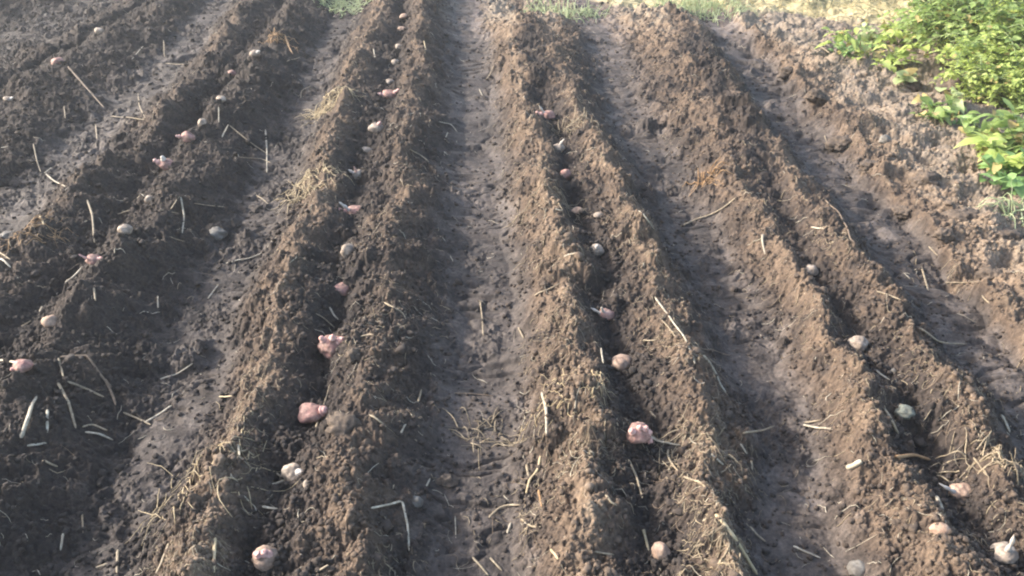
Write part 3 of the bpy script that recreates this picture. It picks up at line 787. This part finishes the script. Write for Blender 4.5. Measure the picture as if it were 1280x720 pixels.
# fifth bed and right side
A([(927,545),(945,541),(968,536)], .0040, 'tan', 'tan straw lying across the third path, its left end thicker')
A([(1003,533),(1020,537),(1041,540)], .0042, 'white', 'white straw on the foot of the fifth bed')
A([(1004,530),(1025,529)], .0028, 'tan', 'thin straw touching the white one on the fifth bed')
A([(990,684),(1008,692),(1026,700)], .0034, 'white', 'pale straw slanting on the third path near the bottom')
A([(1104,514),(1113,530),(1122,548)], .0044, 'tan', 'thick tan straw on the left wall of the fifth furrow')
A([(1117,575),(1140,574),(1162,579)], .0060, 'orange', 'thick orange brown stalk lying crosswise on the fifth ridge', 'stalk')
A([(1169,595),(1178,600),(1187,606)], .0028, 'tan', 'thin root reaching to the grey tan potato', 'root', 'roots lying on the soil')
A([(1169,623),(1178,640)], .0050, 'white', 'short white straw standing below the grey tan potato')
A([(1215,575),(1223,585),(1232,596)], .0034, 'tan', 'tan straw at the foot of the straw tuft on the right')
A([(1250,520),(1256,530),(1262,543)], .0044, 'white', 'white straw topping the straw tuft on the right')
A([(1057,590),(1066,586),(1077,580)], .0090, 'white', 'flat pale wood chip on the left slope of the fifth bed', 'wood_chip')
A([(953,294),(951,308),(956,322)], .0046, 'white', 'short curved white straw on the left slope of the fifth bed')
A([(850,285),(870,276),(888,271),(905,262),(921,249)], .0044, 'tan', 'long knobbly tan twig across the third path', 'twig', 'twigs on the soil')
A([(1147,412),(1158,421),(1172,430),(1208,432)], .0046, 'tan', 'bent tan straw hanging over the right crest of the fifth bed')
A([(1151,335),(1155,350),(1160,366)], .0040, 'tan', 'tilted straw on the right path beyond the fifth bed')
A([(1093,370),(1112,371),(1126,379)], .0040, 'tan', 'curved tan straw on the right crest of the fifth bed')
A([(1013,286),(1030,289)], .0048, 'white', 'pale chip of straw high on the right crest of the fifth bed')
A([(1030,250),(1050,268),(1060,286),(1068,306)], .0040, 'brown', 'dark curved root on the shaded side of the fifth bed', 'root', 'roots lying on the soil')
A([(1094,466),(1103,471),(1112,478)], .0036, 'white', 'small pale straw at the bottom of the fifth furrow')
A([(1225,375),(1235,386)], .0036, 'tan', 'small tilted straw on the rough right ground')
A([(1180,355),(1202,355),(1226,355)], .0030, 'tan', 'thin flat straw on the rough right ground')
A([(1160,310),(1172,321)], .0036, 'tan', 'short tan straw on rough soil below the weeds')
A([(1030,172),(1034,188)], .0036, 'tan', 'upright tan straw on the far lumpy ridge')
A([(938,575),(940,590)], .0034, 'tan', 'stubby straw on the third path edge')
A([(924,560),(934,570)], .0030, 'white', 'white straw sliver by the third path')
A([(1010,58),(1026,60),(1038,68)], .0060, 'tan', 'pale curved stalk at the far edge below the low weeds', 'stalk')
def lay(pts, r, name, cname, label, group):
    q = np.array(pts, float)
    seg = np.linalg.norm(np.diff(q, axis=0), axis=1); cum = np.concatenate([[0], np.cumsum(seg)])
    n = max(8, int(cum[-1] / 4)); tt = np.linspace(0, cum[-1], n)
    qq = np.stack([np.interp(tt, cum, q[:, 0]), np.interp(tt, cum, q[:, 1])], -1)
    if len(q) > 2:                                     # round the bends a little
        k = np.array([.25, .5, .25]); qq[1:-1] = np.stack([np.convolve(qq[:, j], k, 'valid') for j in (0, 1)], -1)
    A = hit(qq[:, 0], qq[:, 1])
    h = height(A[:, 0], A[:, 1])
    # stiff stalk: straight between its bends, lifted until little of it is buried
    ai = np.unique(np.clip(np.round(np.interp(cum, tt, np.arange(n))).astype(int), 0, n - 1))
    az = h[ai] + r
    soft = .45 if name == 'root' else .12
    for _ in range(3):
        B = np.stack([np.interp(np.arange(n), ai, A[ai, 0]), np.interp(np.arange(n), ai, A[ai, 1]), np.interp(np.arange(n), ai, az)], -1)
        hb = height(B[:, 0], B[:, 1])
        for j in range(len(ai) - 1):
            m_ = max(0, (hb - B[:, 2])[ai[j]:ai[j + 1] + 1].max() - r)
            az[j] += .4 * m_; az[j + 1] += .4 * m_
    B[:, 2] = np.maximum(B[:, 2] * (1 - soft) + (hb + r) * soft, np.minimum(hb + r * .2, B[:, 2] + .012))
    for _ in range(2 if name == 'root' else 1):
        Bp = np.pad(B, ((1, 1), (0, 0)), mode='edge'); B = .25 * Bp[:-2] + .5 * B + .25 * Bp[2:]
    R = np.full(n, r * .92) * np.linspace(1.08, .8, n) * (1 + .07 * np.sin(np.arange(n) * 1.7)); R[0] *= .55; R[-1] *= .5
    org = B.mean(0); org[2] = B[:, 2].min() - r
    V, Fq = tubes((B - org)[None], R[None], 7)
    ctr = np.repeat(B - org, 7, 0); V[:, 2] = ctr[:, 2] + (V[:, 2] - ctr[:, 2]) * .6
    o = link(name, np_mesh(name, V, Fq, M[cname]), loc=tuple(org))
    tag(o, label, 'root' if name == 'root' else ('twig' if name == 'twig' else 'straw'), group)
for s in ST:
    lay(s[0], s[1], s[4], 'straw_' + s[2], s[3], s[5])

# ------------------------------------------------------------------ straw tufts
def tuft(px, py, n, spread, L, cname, label, cat, group, name, lift=.35, r=.0018, seed=0, sides=4):
    rg = np.random.default_rng(900 + seed)
    g = hit(px, py)[0]
    a = rg.random(n) * 6.283; rad = spread * np.sqrt(rg.random(n))
    bx = g[0] + rad * np.cos(a) * 1.2; by = g[1] + rad * np.sin(a)
    th = rg.random(n) * 6.283; ll = L * (.4 + .6 * rg.random(n)); el = np.abs(rg.normal(0, lift, n)).clip(0, 1.45)
    S = 7; t = np.linspace(0, 1, S)
    cur = rg.normal(0, .55, n)
    an = th[:, None] + cur[:, None] * t
    drop = (1 - .9 * t ** 2 * (el[:, None] < 1.2))
    dx = np.cumsum(np.cos(an) * np.cos(el)[:, None], 1) / S * ll[:, None]; dy = np.cumsum(np.sin(an) * np.cos(el)[:, None], 1) / S * ll[:, None]
    PX = bx[:, None] + dx; PY = by[:, None] + dy
    hz = height(PX, PY)
    PZ = hz + .002 + (np.sin(el)[:, None] * ll[:, None] * (t * (1.6 - .8 * t))[None]) * np.where(el[:, None] > .9, 1, drop)
    R = (r * (.6 + .8 * rg.random(n)))[:, None] * np.linspace(1.05, .45, S)[None]
    P = np.stack([PX, PY, PZ], -1); org = np.array([g[0], g[1], g[2]])
    V, Fq = tubes(P - org, R, sides)
    o = link(name, np_mesh(name, V, Fq, M[cname]), loc=tuple(org)); tag(o, label, cat, group)
TG = 'straw tufts on the ridges'
tuft(410, 130, 110, .09, .15, 'straw_yellow', 'yellow tuft of matted straw capping the left crest of the third bed, far up', 'straw tuft', TG, 'straw_tuft', .3, .0020, 1)
tuft(385, 228, 100, .09, .13, 'straw_yellow', 'yellowish matted straw patch on the lit side of the third bed below the yellow tuft', 'straw tuft', TG, 'straw_tuft', .2, .0015, 2)
tuft(884, 226, 30, .03, .11, 'straw_orange', 'orange spiky dry tuft on the left slope of the fifth bed', 'straw tuft', TG, 'straw_tuft', .55, .0022, 3)
tuft(717, 156, 50, .07, .13, 'straw_tan', 'tan straw tuft on the right crest by the farthest potatoes of the fourth furrow', 'straw tuft', TG, 'straw_tuft', .35, .0017, 4)
tuft(600, 548, 34, .05, .11, 'straw_tan', 'loose tan straw tuft on the middle path', 'straw tuft', TG, 'straw_tuft', .4, .0016, 5)
tuft(1246, 575, 70, .06, .085, 'straw_tan', 'tan straw tuft on the right crest of the fifth bed', 'straw tuft', TG, 'straw_tuft', .45, .0018, 6)
tuft(345, 50, 30, .07, .14, 'straw_orange', 'reddish dry tuft at the far end of the second bed', 'straw tuft', TG, 'straw_tuft', .4, .0020, 7)
tuft(250, 590, 70, .12, .13, 'straw_yellow', 'matted yellowish straw strip on the near lit slope of the third bed', 'straw tuft', TG, 'straw_tuft', .15, .0012, 8)
tuft(690, 240, 70, .11, .10, 'straw_tan', 'tan matted straw on the left crest of the fourth bed beside pale potatoes', 'straw tuft', TG, 'straw_tuft', .2, .0013, 9)
tuft(705, 480, 80, .10, .08, 'straw_yellow', 'yellow chaff clump on the lit slope left of the fourth furrow', 'straw tuft', TG, 'straw_tuft', .2, .0011, 10)
tuft(858, 560, 50, .07, .09, 'straw_tan', 'tangle of fine roots on the crest right of the sprouted pink potato', 'straw tuft', TG, 'straw_tuft', .25, .0013, 11)
tuft(900, 690, 45, .06, .075, 'straw_tan', 'tangle of tan straw under the thick long yellow straw', 'straw tuft', TG, 'straw_tuft', .25, .0014, 12)
tuft(48, 285, 40, .08, .12, 'straw_orange', 'orange straw patch on the lit left slope of the second bed', 'straw tuft', TG, 'straw_tuft', .25, .0016, 13)

# ------------------------------------------------------------------ leafy weeds
def leaf_set(base, direc, L, Wd, fold, droop, rg):
    """one leaf: 6 stations x 3 verts, folded along the midrib and drooping"""
    S = 6
    t = np.linspace(0, 1, S)
    d = np.array(direc, float); d /= np.linalg.norm(d)
    up = np.array([0, 0, 1.0]); side = np.cross(d, up); side /= np.linalg.norm(side) + 1e-6
    nrm = np.cross(side, d)
    rol = rg.normal(0, .5); side, nrm = side * math.cos(rol) + nrm * math.sin(rol), nrm * math.cos(rol) - side * math.sin(rol)
    wv = Wd * np.sin(np.pi * (t ** .75)) ** .8; wv[0] = Wd * .08; wv[-1] = Wd * .02
    c = np.array(base) + d * (L * t)[:, None] - np.array([0, 0, 1.0]) * (droop * L * t ** 2)[:, None]
    jig = 1 + .18 * rg.standard_normal((S, 2))
    l = c + side * (wv * jig[:, 0])[:, None] + nrm * (fold * wv)[:, None]; r = c - side * (wv * jig[:, 1])[:, None] + nrm * (fold * wv)[:, None]
    V = np.stack([l, c, r], 1).reshape(-1, 3)
    F_ = []
    for i in range(S - 1):
        a = i * 3
        F_ += [[a, a + 1, a + 4, a + 3], [a + 1, a + 2, a + 5, a + 4]]
    return V, np.array(F_)

def weed(px, py, nst, H, spread, LL, WW, lm, label, per=9, seed=0, group='green weeds at the edge of the field', lean=(0, 0), compound=0, name='weed', jag=1):
    rg = np.random.default_rng(2000 + seed)
    g = hit(px, py)[0]
    root = bpy.data.objects.new(name, None); COL.objects.link(root); root.location = tuple(g); tag(root, label, 'weed', group)
    LV, LF = [], []; off = 0; DV, DF = [], []; doff = 0
    S = 9; t = np.linspace(0, 1, S)
    paths = []
    for k in range(nst):
        a = rg.random() * 6.283; rad = spread * .35 * math.sqrt(rg.random())
        b = np.array([rad * math.cos(a), rad * math.sin(a), 0.0])
        b[2] = height(np.array([g[0] + b[0]]), np.array([g[1] + b[1]]))[0] - g[2] - .01
        hh = H * rg.uniform(.5, 1.05); out = spread * rg.uniform(.35, 1.0)
        P = b + np.stack([np.cos(a) * out * t ** 1.4 + lean[0] * t, np.sin(a) * out * t ** 1.4 + lean[1] * t, hh * (t * (1.35 - .35 * t))], -1)
        P += rg.normal(0, .008, (S, 3)) * t[:, None]
        paths.append(P)
        for q in range(per):
            u = rg.uniform(.18, 1.0) if q < per - 1 else 1.0
            p = np.array([np.interp(u, t, P[:, j]) for j in range(3)])
            th = rg.random() * 6.283; e = rg.uniform(-.15, .8)
            d = np.array([math.cos(th) * math.cos(e), math.sin(th) * math.cos(e), math.sin(e)])
            if compound:
                L = LL * rg.uniform(.7, 1.2) * 2.4
                pet = np.array([p + d * L * x - np.array([0, 0, .35 * L * x * x]) for x in np.linspace(0, 1, S)])
                paths.append(pet)
                sd = np.cross(d, [0, 0, 1]); sd /= np.linalg.norm(sd)
                for x in np.linspace(.2, 1, compound):
                    pp = p + d * L * x - np.array([0, 0, .35 * L * x * x])
                    for sg in (-1, 1):
                        dd = d * .65 + sd * sg * .9 + rg.normal(0, .2, 3)
                        V, Fq = leaf_set(pp, dd, LL * rg.uniform(.45, .8) * (1.1 - .5 * x), WW * rg.uniform(.5, .9) * (1.1 - .4 * x), .25, rg.uniform(.1, .5), rg)
                        if rg.random() < .05: DV.append(V); DF.append(Fq + doff); doff += len(V)
                        else: LV.append(V); LF.append(Fq + off); off += len(V)
            else:
                V, Fq = leaf_set(p, d, LL * rg.uniform(.35, 1.2), WW * rg.uniform(.5, 1.15), .25, rg.uniform(.15, .7), rg)
                if rg.random() < .09: DV.append(V); DF.append(Fq + doff); doff += len(V)
                else: LV.append(V); LF.append(Fq + off); off += len(V)
    P = np.array(paths); n1 = len(P)
    R = np.tile(np.linspace(1, .35, S) * max(.0022, H * .009), (n1, 1))
    V, Fq = tubes(P, R, 5)
    link('stem', np_mesh('stem', V, Fq, M['stem']), parent=root)
    link('foliage', np_mesh('foliage', np.concatenate(LV), np.concatenate(LF), M[lm]), parent=root)
    if DV: link('yellowed_leaves', np_mesh('yellowed_leaves', np.concatenate(DV), np.concatenate(DF), M['dead_leaf']), parent=root)
    return root

weed(1092, 80, 18, .17, .26, .075, .022, 'leaf_lime', 'low spreading green weed left of the tall ones, above a pale cabbage leaf', 9, 1)
weed(1062, 70, 14, .13, .16, .060, .018, 'leaf_blue', 'small bluish green weed at the left tip of the weed bank', 8, 2)
weed(1122, 56, 14, .16, .15, .080, .022, 'leaf_lime', 'yellow green weed behind the low spreading one', 8, 3)
weed(1088, 56, 14, .14, .15, .070, .020, 'leaf_pale', 'pale lime weed by the dry grass at the far edge', 8, 4)
weed(1172, 60, 26, .48, .26, .085, .022, 'leaf', 'tall dark green weed at the left of the tall clump', 8, 5, compound=4)
weed(1222, 85, 22, .56, .28, .080, .020, 'leaf_lime', 'tall feathery lime weed in the middle of the tall clump', 8, 6, compound=5)
weed(1262, 105, 20, .55, .26, .080, .020, 'leaf', 'tall feathery weed at the right picture edge', 8, 7, compound=5)
weed(1225, 128, 24, .34, .24, .060, .014, 'leaf_lime', 'bushy fine leaved light green weed in front of the tall clump', 8, 8, compound=5)
weed(1262, 134, 22, .26, .20, .060, .014, 'leaf_lime', 'bushy fine leaved weed by the right picture edge, in front of the tallest', 8, 9, compound=5)
weed(1245, 40, 26, .65, .34, .090, .024, 'leaf', 'tallest green weed rising out of the top right corner', 9, 10, compound=4)
weed(1165, 25, 22, .45, .26, .090, .025, 'leaf_lime', 'yellow green tall weed at the top edge', 8, 11, compound=3)
weed(1300, 70, 26, .55, .30, .085, .022, 'leaf_blue', 'dark green tall weed half outside the right edge', 8, 12, compound=4)
weed(1166, 143, 9, .07, .13, .085, .030, 'leaf', 'low green weed with broad leaves in front of the tall clump', 5, 13)
weed(1192, 148, 8, .06, .11, .080, .032, 'leaf_blue', 'low bluish weed with broad leaves right of the similar green one', 5, 14)
weed(1186, 130, 4, .09, .05, .075, .035, 'leaf_pale', 'pale cream green leaf pair standing between the low weeds', 2, 15)
weed(1131, 106, 5, .08, .03, .085, .040, 'leaf_pale', 'small pale cabbage like plant alone on bare soil', 3, 16)
weed(1258, 205, 20, .15, .18, .095, .024, 'leaf_lime', 'yellow green leafy weed at the right edge on pale soil', 7, 17)
weed(1240, 190, 12, .12, .14, .085, .020, 'leaf', 'mid green weed left of the yellow green one at the right edge', 6, 18)
weed(1264, 228, 14, .10, .13, .080, .026, 'leaf_blue', 'dark green weed under the yellow green one at the right edge', 6, 19)
weed(1282, 182, 16, .18, .16, .090, .022, 'leaf', 'green weed cut by the right edge above the dark green one', 7, 20)
GT = 'green grass tufts at the field end'
tuft(436, 8, 260, .30, .20, 'green_grass', 'bluish green grass tuft at the far end between the second and third beds', 'grass tuft', GT, 'grass_tuft', .8, .0030, 20)
tuft(702, 18, 170, .26, .20, 'green_grass', 'green grass tuft at the far end of the fourth bed', 'grass tuft', GT, 'grass_tuft', .8, .0028, 21)
tuft(874, 16, 240, .28, .22, 'green_grass', 'pale green grass tuft at the far end of the fifth bed', 'grass tuft', GT, 'grass_tuft', .9, .0030, 22)
tuft(1278, 268, 40, .04, .16, 'green_grass', 'green grass tuft at the right edge below the weeds', 'grass tuft', GT, 'grass_tuft', .7, .0026, 23)

# ------------------------------------------------------------------ dry grass beyond the field (stuff)
def build_grass():
    rg = np.random.default_rng(77); n = 24000
    X = rg.uniform(-6, 9, n * 2); Y = 5.4 + rg.random(n * 2) ** 1.6 * 8
    fm = field_mask(X, Y)
    k = (fm < .35 + .3 * rg.random(len(X))) & (fbm(X * .9, Y * .9, 88, 3) > -.45); X, Y = X[k][:n], Y[k][:n]; n = len(X)
    h = height(X, Y); S = 5; t = np.linspace(0, 1, S)
    th = rg.random(n) * 6.283; L = rg.uniform(.05, .24, n); el = np.abs(rg.normal(.15, .35, n)).clip(0, 1.3)
    r = (L * np.cos(el))[:, None] * t; z = (L * np.sin(el))[:, None] * (t * (1.5 - .7 * t))
    P = np.stack([X[:, None] + r * np.cos(th)[:, None], Y[:, None] + r * np.sin(th)[:, None], h[:, None] + z + .004], -1)
    V, Fq = tubes(P, np.tile(np.linspace(.0026, .0010, S), (n, 1)), 3)
    tag(link('dry_grass', np_mesh('dry_grass', V, Fq, M['dry_grass'])), 'bleached dry grass lying beyond the far end of the field', 'grass', kind='stuff')
build_grass()

# ------------------------------------------------------------------ thin volume added over the field to imitate lens glare (stuff)
def build_glare_haze():
    bm = bmesh.new(); bmesh.ops.create_cube(bm, size=1)
    bmesh.ops.scale(bm, vec=(1800, 1400, 5.0), verts=bm.verts); bmesh.ops.translate(bm, vec=(0, 0, .4), verts=bm.verts)
    me = bpy.data.meshes.new('glare_haze'); bm.to_mesh(me); bm.free()
    m = bpy.data.materials.new('glare_haze'); m.use_nodes = True; nt = m.node_tree; nt.nodes.clear()
    o = nt.nodes.new('ShaderNodeOutputMaterial'); v = nt.nodes.new('ShaderNodeVolumePrincipled')
    v.inputs['Density'].default_value = GLARE_HAZE; v.inputs['Color'].default_value = (.95, .95, .93, 1); v.inputs['Anisotropy'].default_value = .3
    nt.links.new(v.outputs[0], o.inputs['Volume']); me.materials.append(m)
    tag(link('glare_haze', me), 'thin pale veil added to imitate lens glare over the field', 'glare_haze', kind='stuff')
GLARE_HAZE = .005
build_glare_haze()

# ------------------------------------------------------------------ light, sky, camera
SUN_AZ = math.radians(-78)      # clockwise from +Y: the sun stands to the left and ahead
SUN_EL = math.radians(29)
w = bpy.data.worlds.new('World'); SC.world = w; w.use_nodes = True
nt = w.node_tree; nt.nodes.clear()
sky = nt.nodes.new('ShaderNodeTexSky'); sky.sky_type = 'NISHITA'; sky.sun_disc = False
sky.sun_elevation = SUN_EL; sky.sun_rotation = SUN_AZ; sky.air_density = 1.2; sky.dust_density = 3.0; sky.ozone_density = 1.0
bg = nt.nodes.new('ShaderNodeBackground'); bg.inputs[1].default_value = 0.15
wo = nt.nodes.new('ShaderNodeOutputWorld'); nt.links.new(sky.outputs[0], bg.inputs[0]); nt.links.new(bg.outputs[0], wo.inputs[0])
sl = bpy.data.lights.new('sun', 'SUN'); sl.energy = 2.8; sl.angle = math.radians(2); sl.color = (1, .945, .87)
so = bpy.data.objects.new('sun', sl); COL.objects.link(so); so.location = (-6, 4, 8)
sv = Vector((math.sin(SUN_AZ) * math.cos(SUN_EL), math.cos(SUN_AZ) * math.cos(SUN_EL), math.sin(SUN_EL)))
so.rotation_euler = (-sv).to_track_quat('-Z', 'Y').to_euler()

cam = bpy.data.cameras.new('camera'); co = bpy.data.objects.new('camera', cam); COL.objects.link(co)
co.location = (0, 0, CAMH); co.rotation_euler = (math.pi / 2 - PITCH, 0, 0)
cam.sensor_width = 36; cam.lens = FPX / 1280 * 36; cam.clip_start = .02; cam.clip_end = 2000
SC.camera = co
vs = SC.view_settings
SC.display_settings.display_device = 'sRGB'
vs.view_transform = 'Standard'; vs.look = 'None'; vs.exposure = 1.70; vs.gamma = 1; vs.use_curve_mapping = False
SC.render.engine = 'CYCLES'
SC.cycles.use_denoising = True
SC.cycles.max_bounces = 6; SC.cycles.diffuse_bounces = 3; SC.cycles.transmission_bounces = 3
SC.cycles.filter_width = 2.1
SC.cycles.volume_bounces = 0
